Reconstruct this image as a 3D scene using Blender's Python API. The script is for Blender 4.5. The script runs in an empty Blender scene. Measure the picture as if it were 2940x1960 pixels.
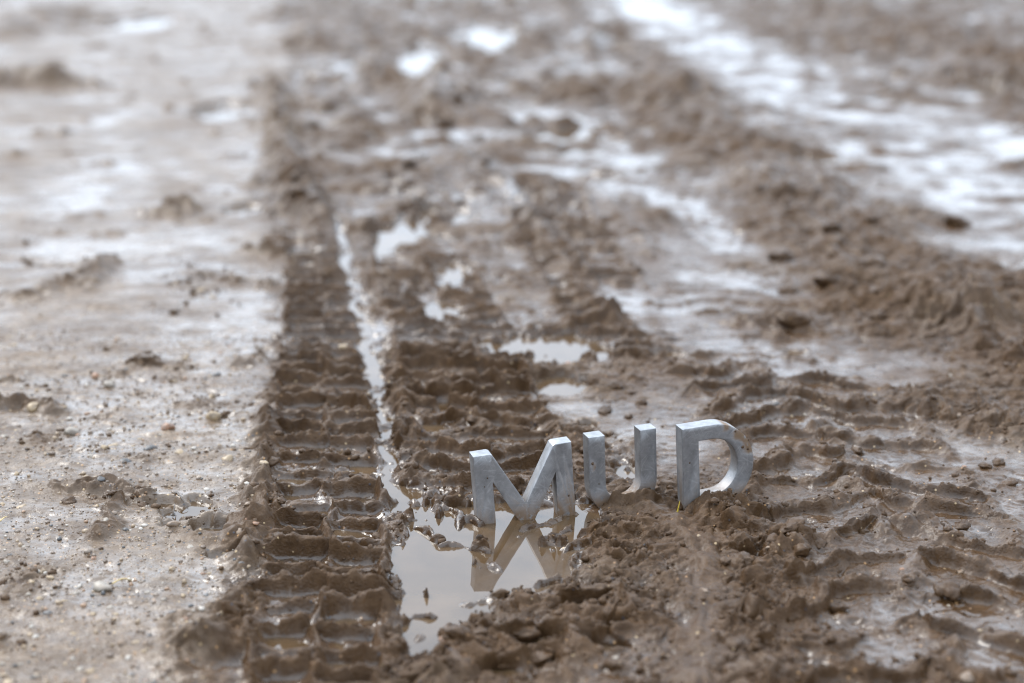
import bpy, bmesh, math, random
import numpy as np
from mathutils import Vector, Matrix, noise as mnoise

# ------------------------------------------------------------------ camera, sky, sun, exposure
SC = bpy.context.scene
COL = SC.collection
CAM_H = 0.57
PITCH = math.radians(15.3)
FPX = 3600.0                     # focal length for a 2352 px wide frame
FOCUS = 1.52

cam_d = bpy.data.cameras.new('camera')
cam = bpy.data.objects.new('camera', cam_d)
COL.objects.link(cam)
cam.location = (0, 0, CAM_H)
cam.rotation_euler = (math.pi / 2 - PITCH, 0, 0)
cam_d.sensor_width = 36
cam_d.lens = 36 * FPX / 2352
cam_d.clip_start = 0.02
cam_d.clip_end = 2000
cam_d.dof.use_dof = True
cam_d.dof.focus_distance = FOCUS
cam_d.dof.aperture_fstop = 3.0
cam_d.dof.aperture_blades = 9
SC.camera = cam

SUN_EL, SUN_AZ = math.radians(46), math.radians(-50)      # azimuth from +Y towards +X
world = bpy.data.worlds.new('World')
SC.world = world
world.use_nodes = True
nt = world.node_tree
nt.nodes.clear()
sky = nt.nodes.new('ShaderNodeTexSky')
sky.sky_type = 'NISHITA'
sky.sun_disc = False
sky.sun_elevation = SUN_EL
sky.sun_rotation = SUN_AZ
sky.dust_density = 1.0
sky.air_density = 1.0
sky.ozone_density = 1.0
hs = nt.nodes.new('ShaderNodeHueSaturation')
hs.inputs['Saturation'].default_value = 0.30
bg = nt.nodes.new('ShaderNodeBackground')
bg.inputs['Strength'].default_value = 0.10
wo = nt.nodes.new('ShaderNodeOutputWorld')
nt.links.new(sky.outputs[0], hs.inputs['Color'])
# a closed cloud deck: even, faintly mottled, letting a little of the clear-sky gradient through
tcw = nt.nodes.new('ShaderNodeTexCoord')
cn = nt.nodes.new('ShaderNodeTexNoise'); cn.inputs['Scale'].default_value = 2.2; cn.inputs['Detail'].default_value = 4
nt.links.new(tcw.outputs['Generated'], cn.inputs['Vector'])
cr_ = nt.nodes.new('ShaderNodeMix'); cr_.data_type = 'RGBA'
cr_.inputs[6].default_value = (9.4, 11.0, 13.2, 1); cr_.inputs[7].default_value = (12.6, 14.4, 16.6, 1)
nt.links.new(cn.outputs['Fac'], cr_.inputs[0])
dk = nt.nodes.new('ShaderNodeMix'); dk.data_type = 'RGBA'; dk.inputs[0].default_value = .86
sx_ = nt.nodes.new('ShaderNodeSeparateXYZ'); nt.links.new(tcw.outputs['Generated'], sx_.inputs[0])
mr_ = nt.nodes.new('ShaderNodeMapRange'); nt.links.new(sx_.outputs[2], mr_.inputs[0])       # overcast: dimmer towards the horizon
mr_.inputs[1].default_value = 0.0; mr_.inputs[2].default_value = .45; mr_.inputs[3].default_value = .55; mr_.inputs[4].default_value = 1.1
mu_ = nt.nodes.new('ShaderNodeVectorMath'); mu_.operation = 'SCALE'
nt.links.new(cr_.outputs[2], mu_.inputs[0]); nt.links.new(mr_.outputs[0], mu_.inputs['Scale'])
nt.links.new(hs.outputs[0], dk.inputs[6]); nt.links.new(mu_.outputs[0], dk.inputs[7])
nt.links.new(dk.outputs[2], bg.inputs['Color'])
nt.links.new(bg.outputs[0], wo.inputs[0])

sun_d = bpy.data.lights.new('sun', 'SUN')
sun_d.energy = 1.5
sun_d.angle = math.radians(25)
sun_d.color = (1.0, 0.96, 0.90)
sun = bpy.data.objects.new('sun', sun_d)
COL.objects.link(sun)
sv = Vector((math.sin(SUN_AZ) * math.cos(SUN_EL), math.cos(SUN_AZ) * math.cos(SUN_EL), math.sin(SUN_EL)))
sun.rotation_euler = (-sv).to_track_quat('-Z', 'Y').to_euler()

SC.view_settings.view_transform = 'Standard'
SC.view_settings.look = 'None'
SC.view_settings.gamma = 1
SC.view_settings.exposure = 1.2
SC.view_settings.use_curve_mapping = False
SC.cycles.use_denoising = True
SC.cycles.max_bounces = 5
SC.cycles.filter_width = 1.15
SC.render.filter_size = 1.15
SC.cycles.caustics_reflective = False

# ------------------------------------------------------------------ helpers
SP, CP = math.sin(PITCH), math.cos(PITCH)


def gp(X, Y, z=0.0):
    """survey point: where a sight line meets level ground of height z"""
    dx, dn = (X - 1176) / FPX, (Y - 784) / FPX
    t = (CAM_H - z) / (SP + dn * CP)
    return dx * t, (CP - dn * SP) * t


def gps(pts):
    return np.array([gp(*p) for p in pts])


def tag(o, label=None, cat=None, group=None, kind=None):
    if label: o['label'] = label
    if cat: o['category'] = cat
    if group: o['group'] = group
    if kind: o['kind'] = kind
    return o


def sstep(a, b, x):
    t = np.clip((x - a) / (b - a), 0, 1)
    return t * t * (3 - 2 * t)


_rng = np.random.default_rng(11)
_perm = _rng.permutation(4096).astype(np.int32)
_ang = _rng.random(4096) * 2 * math.pi
_gx, _gy = np.cos(_ang).astype(np.float32), np.sin(_ang).astype(np.float32)
_val = _rng.random(4096).astype(np.float32)
_val2 = _rng.random(4096).astype(np.float32)
_val3 = _rng.random(4096).astype(np.float32)


def _hash(ix, iy, seed):
    return _perm[(_perm[(ix + seed * 131) & 4095] + iy * 7 + seed * 17) & 4095]


def perlin(x, y, scale, seed=0):
    x = x * np.float32(1 / scale); y = y * np.float32(1 / scale)
    fx, fy = np.floor(x), np.floor(y)
    ix, iy = fx.astype(np.int32), fy.astype(np.int32)
    u, v = x - fx, y - fy
    def g(a, b):
        h = _hash(ix + a, iy + b, seed)
        return _gx[h] * (u - a) + _gy[h] * (v - b)
    su = u * u * u * (u * (u * 6 - 15) + 10)
    sv_ = v * v * v * (v * (v * 6 - 15) + 10)
    a = g(0, 0); b = g(1, 0); c = g(0, 1); d = g(1, 1)
    a = a + su * (b - a); c = c + su * (d - c)
    return (a + sv_ * (c - a)) * 1.5


def lod(cell, sp):
    return np.clip(cell / sp / 2.0 - 1.0, 0, 1)


def fbm(x, y, scale, sp, octv=3, seed=0, gain=0.5):
    r = 0; a = 1.0
    for i in range(octv):
        r = r + a * perlin(x, y, scale, seed + i) * lod(scale, sp)
        scale *= 0.5; a *= gain
    return r


def ridged(x, y, scale, seed=0):
    return (1 - np.abs(perlin(x, y, scale, seed)) * 1.4)


def domes(x, y, cell, seed=0):
    """rounded lumps of random size packed like crumbs, 0..1"""
    x = x * np.float32(1 / cell); y = y * np.float32(1 / cell)
    ix, iy = np.floor(x).astype(np.int32), np.floor(y).astype(np.int32)
    out = np.zeros_like(x)
    for a in (-1, 0, 1):
        for b in (-1, 0, 1):
            h = _hash(ix + a, iy + b, seed)
            cx = ix + a + _val[h]; cy = iy + b + _val2[h]
            r = 0.35 + 0.65 * _val3[h]
            d2 = ((x - cx) ** 2 + (y - cy) ** 2) / (r * r)
            out = np.maximum(out, r * np.sqrt(np.clip(1 - d2, 0, 1)))
    return out


def pl_dist(x, y, pl, margin):
    """distance to a polyline, share of the way along it, signed side"""
    d = np.full(x.shape, 9.0); s = np.zeros(x.shape); sd = np.zeros(x.shape)
    lo, hi = pl.min(0) - margin, pl.max(0) + margin
    m = (x > lo[0]) & (x < hi[0]) & (y > lo[1]) & (y < hi[1])
    if not m.any():
        return d, s, sd
    xs, ys = x[m], y[m]
    D = np.full(xs.shape, 9.0); S = np.zeros(xs.shape); T = np.zeros(xs.shape)
    acc = 0
    for i in range(len(pl) - 1):
        a, b = pl[i], pl[i + 1]
        v = b - a; L = np.hypot(*v)
        u = np.clip(((xs - a[0]) * v[0] + (ys - a[1]) * v[1]) / (L * L), 0, 1)
        ex, ey = xs - a[0] - u * v[0], ys - a[1] - u * v[1]
        dd = np.hypot(ex, ey)
        k = dd < D
        D = np.where(k, dd, D); S = np.where(k, acc + u * L, S)
        T = np.where(k, np.sign(v[0] * ey - v[1] * ex) * dd, T)
        acc += L
    d[m] = D; s[m] = S; sd[m] = T
    return d, s, sd


def along(pts):
    """x as a function of y for a feature that runs away from the viewer"""
    p = gps(pts); p = p[np.argsort(p[:, 1])]
    return lambda y: np.interp(y, p[:, 1], p[:, 0])


# ------------------------------------------------------------------ the lie of the land (metres, puddle level = 0)
road_edge = along([(650, -60), (632, 200), (640, 400), (655, 560), (655, 700), (640, 900), (618, 1050), (600, 1150), (590, 1250), (545, 1400), (470, 1568), (420, 1700)])
trk_c = along([(722, 560), (735, 640), (748, 760), (752, 900), (752, 1060), (757, 1200), (748, 1330), (735, 1450), (720, 1568), (700, 1750)])
trk_w = along([(1176 + 60, 500), (1176 + 122, 900), (1176 + 135, 1200), (1176 + 160, 1568), (1176 + 170, 1750)])
trk2_c = along([(960, 600), (1030, 760), (1090, 950), (1130, 1100), (1160, 1200)])
trk3_c = along([(1270, 520), (1350, 640), (1440, 760)])
trk4_c = along([(1740, 840), (1860, 960), (1960, 1100), (2060, 1280), (2130, 1450), (2190, 1650)])

BERMS = [  # points, height, half width, crumbliness
    ([(655, 960), (640, 1040), (612, 1110), (597, 1180), (592, 1240), (560, 1300)], .017, .016, .55),
    ([(600, 1215), (545, 1235), (490, 1245)], .008, .028, .35),
    ([(120, 1143), (200, 1148), (265, 1140), (330, 1147)], .0042, .010, .55),
    ([(288, 1165), (262, 1200), (225, 1262)], .0042, .009, .55),
    
    ([(0, 945), (60, 940), (130, 955)], .012, .014, .5),
    ([(530, 850), (600, 842)], .008, .010, .4),
    ([(1395, 1165), (1460, 1162), (1530, 1195), (1590, 1260), (1622, 1380), (1600, 1568), (1560, 1700)], .0075, .020, .12),
    ([(1720, 1205), (1790, 1285), (1830, 1380), (1790, 1470), (1800, 1580)], .0015, .050, 1.0),
    ([(1440, 1390), (1320, 1450), (1150, 1525)], -.003, .050, .85),
    ([(1570, 1178), (1640, 1172), (1720, 1168)], .008, .018, .7),
    ([(1365, 1162), (1420, 1150), (1480, 1148)], .006, .014, .4),
    ([(2120, 955), (2230, 975), (2352, 1005)], .014, .022, .7),
    ([(1990, 930), (2352, 900)], .004, .06, .5),
    ([(2150, 725), (2215, 748)], .036, .050, 1.0),
    ([(2290, 810), (2352, 850)], .016, .05, .9),
    ([(1525, 225), (1600, 290), (1700, 350), (1800, 420), (1900, 520), (2020, 600), (2150, 690)], .014, .15, .92),
    ([(1515, 228), (1560, 250)], .060, .09, .8),
    ([(1720, 425), (1745, 440)], .035, .05, .5),
    ([(1150, 425), (1210, 500), (1280, 600), (1345, 690), (1405, 755)], .015, .018, .1),
    ([(1355, 420), (1440, 520), (1500, 600)], .012, .022, .1),
    ([(632, 225), (640, 290), (650, 400), (690, 500)], .026, .036, .9),
    ([(700, 470), (745, 540), (700, 600), (620, 590)], .025, .03, .7),
    ([(860, 200), (960, 225), (1020, 260)], .045, .08, .7),
    ([(1380, 90), (1350, 130)], .05, .06, .6),
    ([(800, 60), (740, 120)], .05, .15, .5),
    ([(1260, 440), (1290, 465)], .03, .04, .6),
    ([(1880, 30), (2060, 90), (2352, 160)], .05, .35, .95),
    ([(2180, 190), (2352, 210)], .05, .12, .6),
    ([(0, 210), (120, 205)], .05, .10, .5),
    ([(0, 90), (150, 40)], .04, .20, .5),
    ([(950, 430), (1100, 380)], .02, .09, .7),
    ([(380, 505), (420, 490)], .018, .03, .6),
    ([(60, 690), (200, 665), (240, 620)], .012, .03, .6),
    ([(460, 1500), (540, 1430)], .012, .03, .9),
]
WETS = [  # lanes pressed or washed down to the water: points, half width, level
    ([(770, 500), (797, 600), (825, 700), (843, 800), (868, 900), (886, 1000), (902, 1110), (908, 1140)], .0110, -.0048),
    ([(1430, -30), (1560, 50), (1700, 140), (1850, 230), (2050, 275), (2400, 340)], .27, .0030),
    ([(1990, 335), (2150, 380), (2260, 450), (2380, 560)], .15, .0030),
    ([(1480, 430), (1600, 500), (1690, 580)], .05, .001),
    ([(1450, 690), (1600, 780), (1800, 830), (2000, 860)], .070, .0050),
    ([(1900, 800), (2060, 880)], .05, .005),
    ([(1600, 640), (1800, 680)], .04, .003),
]
PUDDLES = [  # centre, half size, depth, what it lies beside
    (1010, 1250, 105, 105, .012), (1190, 1200, 200, 52, .012), (1160, 1295, 160, 66, .012), (1010, 1375, 125, 80, .010),
    (965, 1465, 52, 55, .008), (1150, 1545, 60, 18, .006), (1330, 1255, 40, 22, .006), (1340, 1395, 52, 18, .0085), (1225, 1480, 60, 20, .0085), (1440, 1285, 34, 16, .0075), (1400, 1490, 50, 16, .0085), (1740, 1420, 40, 14, .007), (1720, 1290, 30, 14, .007), (1345, 1170, 45, 30, .006), (935, 1150, 45, 35, .005),
    (1262, 804, 138, 42, .010), (1290, 892, 78, 27, .008), (1180, 800, 40, 14, .006),
    (935, 540, 85, 34, .010), (975, 500, 50, 22, .008), (885, 575, 32, 24, .008), (1045, 632, 45, 28, .008), (1015, 715, 70, 20, .006), (1000, 740, 28, 12, .006), (1060, 500, 36, 22, .006),
    (1305, 315, 95, 22, .010), (1110, 85, 80, 30, .014), (960, 140, 50, 40, .010), (950, 175, 40, 20, .010), (970, 285, 40, 14, .008), (1330, 355, 60, 10, .008),
    (1890, 375, 70, 18, .010), (2260, 205, 60, 30, .012), (1490, 25, 70, 30, .012),
    (520, 265, 75, 22, .006), (560, 490, 50, 16, .006),
    (430, 1178, 62, 24, .0052), (478, 1225, 40, 18, .0050), (400, 1212, 40, 10, .0048), (530, 1285, 50, 10, .0048), (380, 1165, 40, 12, .0046),
    (1020, 935, 22, 12, .006), (1000, 985, 26, 12, .006), (1350, 985, 20, 12, .006), (1440, 1090, 40, 22, .006),
    (1830, 815, 30, 12, .006), (1530, 820, 50, 14, .006),
    (300, 60, 120, 22, .010), (70, 170, 60, 22, .010), (690, 585, 40, 12, .006), (710, 700, 12, 10, .006),
]


ISLANDS = [  # mud that stands out of the water or is heaped against the letters: points, top, half width
    ([(985, 1118), (1000, 1150), (1008, 1185)], .014, .007), ([(1000, 1160), (1035, 1168), (1062, 1178)], .009, .005),
    ([(962, 1212), (985, 1228), (1003, 1250)], .008, .006), ([(1010, 1258), (1060, 1266), (1115, 1272)], .005, .005),
    ([(1075, 1190), (1095, 1200)], .012, .005), ([(965, 1362), (967, 1372)], .012, .0035), ([(1200, 1213), (1245, 1205), (1300, 1193)], .005, .006),
    ([(1255, 1236), (1285, 1228), (1320, 1215)], .006, .006), ([(1310, 1262), (1350, 1250)], .008, .008), ([(930, 1190), (920, 1240)], .010, .006),
    ([(1080, 1250), (1110, 1236)], .006, .005), ([(950, 1420), (1000, 1425)], .006, .005), ([(1060, 1395), (1150, 1380)], .006, .008), ([(1235, 1345), (1280, 1330)], .007, .007),
    ([(1005, 1100), (1030, 1075)], .014, .008), ([(1240, 1160), (1262, 1150)], .012, .007),
]
MOUNDS = [  # heaped against the feet of U and D after they were pressed in
    ([(1418, 1174), (1455, 1171), (1500, 1162)], .0118, .0085), ([(1480, 1160), (1515, 1156)], .011, .009),
    ([(1578, 1186), (1592, 1184)], .011, .007), ([(1622, 1182), (1650, 1178), (1690, 1172)], .012, .009), ([(1700, 1168), (1730, 1150)], .010, .008),
]


def pud_world(p):
    cx, cy = gp(p[0], p[1])
    rx = p[2] * math.hypot(cy, CAM_H) / FPX
    ry = (gp(p[0], p[1] - p[3])[1] - gp(p[0], p[1] + p[3])[1]) / 2
    return cx, cy, rx, ry


SEATS = [(*gp(1350, 1160, .004), *gp(1505, 1145, .004), .003), (*gp(1578, 1167, .006), *gp(1725, 1150, .006), .005)]


def land(x, y, sp):
    """height, sandiness, wetness, crumbliness at points whose mesh spacing is sp"""
    x = x.astype(np.float32); y = y.astype(np.float32); sp = sp.astype(np.float32)
    far = sstep(2.2, 5.0, y)
    # warp so that no outline is drawn with a ruler
    wx = x + .010 * perlin(x, y, .09, 40) + .004 * perlin(x, y, .03, 41) * lod(.03, sp)
    wy = y + .014 * perlin(x, y, .09, 42) + .005 * perlin(x, y, .03, 43) * lod(.03, sp)
    wide = .05 * perlin(x, y, .45, 44)
    big = perlin(x, y, .55, 1) + .6 * perlin(x, y, .23, 2)
    z = .0050 + .004 * big + far * .010 * (perlin(x, y, 1.1, 3) + .4 * perlin(x, y, .4, 4))
    rough = np.clip(.58 + .55 * perlin(x, y, .30, 5) + .45 * perlin(x, y, .12, 6), .08, 1)
    sand = np.clip(.10 + .55 * perlin(x, y, .16, 61) + .3 * perlin(x, y, .05, 60) - .25 * rough, 0, .45)

    # --- the packed sandy road on the left
    e = wx - road_edge(y)
    road = sstep(.012, -.030, e + .022 * perlin(x, y, .12, 7) * (1 + 4 * far) + .018 * perlin(x, y, .035, 66) * (1 + far) + .25 * far * perlin(x, y, .7, 67))
    farleft = sstep(0, -3.5, e)
    zr = .0085 + .0028 * perlin(x, y * .6, .30, 8) + .0016 * perlin(x * .55, y, .045, 9) + .0010 * perlin(x * .5, y, .018, 10) * lod(.018, sp)
    zr += .0012 * np.clip(perlin(x * .7, y, .06, 63) - .25, 0, 1) * 4 + .0016 * perlin(x * .6, y, .024, 68) * lod(.024, sp) + .0010 * perlin(x * .7, y, .010, 69) * lod(.01, sp) + .012 * far * perlin(x, y, .9, 64) + .010 * far
    zr -= .0025 * sstep(-.25, -.02, e) * sstep(1.9, 1.5, y)
    z = z * (1 - road) + zr * road
    rough = rough * (1 - road) + road * np.clip(.06 + .9 * (perlin(x * .7, y, .13, 11) - .25) + .7 * (perlin(x * .8, y, .04, 65) - .3), .03, .65)
    sand = np.maximum(sand, road * np.clip(.72 + .4 * perlin(x, y, .2, 12) + .3 * perlin(x * .7, y, .05, 62) - .3 * farleft, 0, 1) * np.clip(1.3 - 1.5 * rough, .2, 1))

    # --- smooth slimy flat on the right
    sl = gps([(1800, 900), (1950, 1000), (2060, 1150), (2150, 1300), (2300, 1480)])
    d, s, t = pl_dist(wx, wy, sl, .5)
    slime = np.exp(-(d / .17) ** 2) * sstep(1.02, 1.2, y)
    sl2 = gps([(1560, 560), (1620, 700), (1700, 800)])
    d, s, t = pl_dist(wx, wy, sl2, .6)
    slime = np.maximum(slime, .9 * np.exp(-(d / .16) ** 2))
    z = z * (1 - .7 * slime) + .7 * slime * (.0055 + .0028 * perlin(x, y * .7, .16, 13))
    rough *= 1 - .78 * slime

    # --- berms
    def near(pts, margin):
        p = gps(pts)
        lo, hi = p.min(0) - margin, p.max(0) + margin
        i = np.nonzero((wx > lo[0]) & (wx < hi[0]) & (wy > lo[1]) & (wy < hi[1]))[0]
        if len(i) == 0:
            return None
        return (i, x[i], y[i], sp[i]) + pl_dist(wx[i], wy[i], p, margin)

    def berm_pass(late):
        for pts, hgt, w, cr in BERMS:
            r = near(pts, w * 3 + .02) if (cr <= .12) == late else None
            if r is None:
                continue
            i, xs, ys, ss, d, s, t = r
            d = d * (1 + .45 * perlin(xs, ys, w * 1.3 + .01, 45) + .3 * perlin(xs, ys, w * .5 + .006, 46))
            m = np.exp(-(d / w) ** 2)
            wob = 1 + .75 * perlin(xs, ys, w * 1.6 + .012, 14) + .45 * perlin(xs, ys, w * .6 + .008, 15) * lod(w * .6 + .008, ss)
            z[i] += hgt * m * np.clip(wob, .1, 2)
            rough[i] = rough[i] * (1 - m) + m * cr
            sand[i] *= 1 - .6 * m
            if cr <= .12:     # smeared ridge: drag grooves along it
                z[i] += m * .0034 * perlin(t, s * .12, .009, 16) * lod(.010, ss)

    berm_pass(False)

    # --- tyre prints: bars of mud squeezed up between the lugs
    def tread(xc, hw, pitch, amp, floor, y0, y1, seed, skew, mess, fade):
        hwa = hw(y) if callable(hw) else hw + 0 * y
        I = np.nonzero((np.abs(x - xc(y)) < hwa * 1.3 + .01) & (y > y0 - .07) & (y < y1 + .3))[0]
        if len(I) == 0:
            return
        X, Y, S, hwv = x[I], y[I], sp[I], hwa[I].astype(np.float32)
        t = (X - xc(Y) + .006 * perlin(X, Y, .07, seed) + .0025 * perlin(X, Y, .02, seed + 1) * lod(.02, S)).astype(np.float32)
        m = sstep(1.12, .90, np.abs(t) / hwv) * sstep(y0 - .06, y0 + .04, Y) * sstep(y1 + .25, y1 - .15, Y)
        cen = .08 * hwv * np.sin(Y / pitch * 3.14) + .14 * hwv * perlin(X * 0, Y, .05, seed + 2)
        side = np.where(t > cen, 1.0, 0.0)
        u = np.abs(t - cen)
        ph = Y / pitch + side * .18 + skew * u / pitch + mess * .40 * perlin(X, Y, .085, seed + 3) + mess * .14 * perlin(X, Y, .03, seed + 4) * lod(.03, S)
        ph = ph - np.clip(1.42 - Y, 0, 1) * 4.5 * (pitch < .05)
        k = np.floor(ph + .5)
        hk = _val[(k.astype(np.int64) * 37 + side.astype(np.int64) * 911 + seed * 71) & 4095]
        f = ph - k                                     # -.5 .. .5, 0 on the crest
        ridgew = .105 + .06 * hk + .06 * perlin(X, Y, .03, seed + 5)
        f2 = np.where(f < 0, f * 1.45, f * .85)        # one side of a bar is cut steep by the lug, the other slumps
        bar = np.exp(-np.abs(f2 / ridgew) ** 2.6)
        crest = np.where(hk < .10, .75, 1.0) * np.clip(.80 + .5 * (hk - .5) + .50 * mess * perlin(X, Y, .045, seed + 6) + .20 * perlin(X, Y, .016, seed + 7) * lod(.016, S), .05, 1.5)
        spine = np.exp(-(u / (.09 * hwv)) ** 2) * np.clip(.55 + .9 * perlin(X, Y, .04, seed + 8), 0, 1.2)
        rim = np.exp(-((np.abs(t) - .95 * hwv) / (.11 * hwv)) ** 2) * np.clip(.6 + .9 * perlin(X, Y, .05, seed + 9), 0, 1.3)
        hh = np.maximum(np.maximum(np.minimum(bar * 1.25, 1) * crest, spine * .9), rim * .95)
        fl = floor + .0030 * perlin(X, Y, .06, seed + 10) + .0014 * perlin(X, Y, .02, seed + 11) * lod(.02, S)
        zt = fl + amp * hh * (1 + .35 * perlin(X, Y, .2, seed + 12))
        mm = m * fade
        z[I] = z[I] * (1 - mm) + zt * mm + (1 - fade) * m * amp * .5 * hh
        cr = .18 + .40 * np.clip(hh, 0, 1) * (.5 + .5 * min(mess, 1.2))
        rough[I] = rough[I] * (1 - mm) + cr * mm
        sand[I] *= 1 - m * .9

    tread(trk_c, lambda yy: trk_w(yy), .047, .0150, -.0006, .85, 2.75, 100, .08, .40, .97)
    tread(trk2_c, .085, .052, .0140, .0010, 1.50, 2.60, 130, -.15, .95, .78)
    tread(trk3_c, .085, .062, .013, .0030, 1.95, 3.4, 160, .1, .6, .8)
    tread(trk4_c, .125, .070, .0115, .0030, .95, 2.3, 190, .50, 1.1, .68)

    berm_pass(True)
    # --- wet lanes
    for pts, w, lev in WETS:
        r = near(pts, w * 2.5 + .02)
        if r is None:
            continue
        i, xs, ys, ss, d, s, t = r
        m = np.exp(-(d / w) ** 4) * np.clip(.85 + .5 * perlin(xs, ys, w * .9 + .02, 17) + .5 * perlin(xs, ys * .6, w * .35 + .01, 19), 0, 1)
        z[i] = z[i] * (1 - m) + m * (lev + (.0030 + .007 * far[i]) * perlin(xs, ys, w * .5 + .012, 18))
        rough[i] *= 1 - .80 * m
        sand[i] *= 1 - .7 * m

    # --- puddles
    for p in PUDDLES:
        cx, cy, rx, ry = pud_world(p)
        m = (np.abs(x - cx) < rx * 2) & (np.abs(y - cy) < ry * 2)
        if not m.any():
            continue
        xs, ys, ss = x[m], y[m], sp[m]
        q = ((xs - cx) / rx) ** 2 + ((ys - cy) / ry) ** 2
        q = q + (.55 if p[1] > 760 else 1.0) * perlin(xs, ys, min(rx, ry) * .8 + .008, 20) + .55 * perlin(xs, ys, .022, 21) * lod(.022, ss) + .35 * perlin(xs, ys, .010, 24) * lod(.010, ss)
        v = sstep(1.25, .55, q)
        isl = np.clip(perlin(xs, ys * .8, .034, 22) * 1.3 - .46, 0, 1) * .026 + np.clip(perlin(xs, ys, .013, 23) - .55, 0, 1) * .02 * lod(.013, ss)
        z[m] = z[m] * (1 - v) + v * (np.minimum(z[m], .004) - p[4] + isl * (p[0] > 700) * (p[1] > 1000))
        rough[m] *= 1 - .8 * v

    for pts, top, w in ISLANDS:
        r = near(pts, w * 3 + .01)
        if r is None:
            continue
        i, xs, ys, ss, d, s, t = r
        d = d * (1 + .5 * perlin(xs, ys, .016, 45) + .4 * perlin(xs, ys, .007, 46))
        m = np.exp(-(d / w) ** 2)
        wob = np.clip(1 + .6 * perlin(xs, ys, .018, 14) + .3 * perlin(xs, ys, .008, 15), .3, 1.6)
        z[i] = np.maximum(z[i], z[i] * (1 - m) + m * (top * .50 * wob - .0005))
        rough[i] = np.maximum(rough[i], m * .30)

    # --- the mud the letters U and D are pressed into
    for (ax_, ay_, bx_, by_, lv) in SEATS:
        d, s, t = pl_dist(x, y, np.array([(ax_, ay_), (bx_, by_)]), .12)
        m = np.exp(-(d / .026) ** 4)
        z = z * (1 - m) + m * (np.clip(z, lv - .003, lv + .001) + .002 * perlin(x, y, .02, 48))
    for pts, top, w in MOUNDS:
        r = near(pts, w * 3 + .01)
        if r is None:
            continue
        i, xs, ys, ss, d, s, t = r
        m = np.exp(-(d * (1 + .5 * perlin(xs, ys, .014, 45)) / w) ** 2)
        z[i] = np.maximum(z[i], z[i] * (1 - m) + m * top * np.clip(1 + .5 * perlin(xs, ys, .014, 14), .4, 1.5))
        rough[i] = np.maximum(rough[i], m * .6)
    # --- crumbs, clods and pulled-up flakes
    cxw = x + .004 * perlin(x, y, .014, 30) * lod(.014, sp) + .0015 * perlin(x, y, .005, 31) * lod(.005, sp)
    cyw = y + .004 * perlin(x, y, .014, 32) * lod(.014, sp) + .0015 * perlin(x, y, .005, 33) * lod(.005, sp)
    rough = np.clip(rough, 0, 1)
    g = .0240 * np.clip(domes(cxw, cyw, .034, 50) - .25, 0, 1) * lod(.034, sp) * rough ** 1.6
    g += .0115 * domes(cxw, cyw, .015, 51) * lod(.015, sp) * rough ** 1.3
    g += .0050 * domes(cxw, cyw, .0072, 52) * lod(.0072, sp) * np.clip(rough * 1.1, .03, 1)
    g += (.014 + .07 * far) * sstep(1.9, 2.6, y) * np.clip(domes(cxw, cyw, .10, 53) - .3, 0, 1) * rough ** 1.3
    g += .03 * far * np.clip(domes(cxw, cyw, .045, 54) - .2, 0, 1) * rough
    coarse = (1 - lod(.015, sp)) * (1 - sstep(1.75, 2.3, y) * sstep(1.35, 1.1, np.abs(x) / (.327 * np.hypot(y, CAM_H))))
    g += coarse * rough * (.022 * np.clip(domes(cxw, cyw, .045, 54) - .15, 0, 1) * lod(.045, sp) + .035 * np.clip(domes(cxw, cyw, .10, 53) - .25, 0, 1) * (1 - sstep(1.9, 2.6, y)))
    rd = np.clip(ridged(cxw, cyw * 1.5, .05, 34), 0, 1) ** 5
    g += .007 * rd * rough * lod(.03, sp)
    g -= .012 * np.clip(perlin(cxw, cyw, .026, 35) - .05, 0, 1) * rough * lod(.026, sp) + .006 * np.clip(perlin(cxw, cyw, .011, 29), 0, 1) * rough * lod(.011, sp)
    g += .0026 * domes(cxw, cyw, .0045, 55) * lod(.0045, sp) * np.clip(rough * 1.3, .04, 1)
    g += .0014 * perlin(cxw, cyw, .0068, 25) * lod(.0068, sp) * (.15 + rough)
    z = z + g - (.0072 * (1 - .8 * coarse) + .006 * far) * rough
    # faint relief everywhere: streaks combed by the tyres, pits left by rain
    z += .0008 * perlin(cxw * .5, cyw, .011, 36) * lod(.011, sp) + .0004 * perlin(cxw * .6, cyw, .0055, 37) * lod(.0055, sp)
    wet = np.clip(1.10 - (z - .001) / .011 - .30 * rough, 0, 1)
    wet = np.clip(wet + .40 * perlin(x, y, .20, 56) + .20 * perlin(x, y, .06, 57), 0, 1)
    wet *= 1 - .75 * coarse * np.clip(rough * 1.4, 0, 1) * (1 - far)
    wet = np.maximum(wet, road * np.clip(.57 - .32 * far + .45 * perlin(x, y * .8, .25, 38) + .45 * perlin(x * .6, y, .05, 39), .0, .82) * np.clip(1 - rough, 0, 1))
    wet = np.maximum(wet, slime * .75 * (1 - rough))
    wet = np.maximum(wet, sstep(1.6, 3.2, y) * np.clip(.42 + .7 * perlin(x, y * .7, .5, 27) + .4 * perlin(x, y * .7, .15, 28) - .5 * rough, 0, .9) * (1 - road))
    # beyond the track the land is the same churned mud
    return z, sand, wet, rough, g


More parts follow.
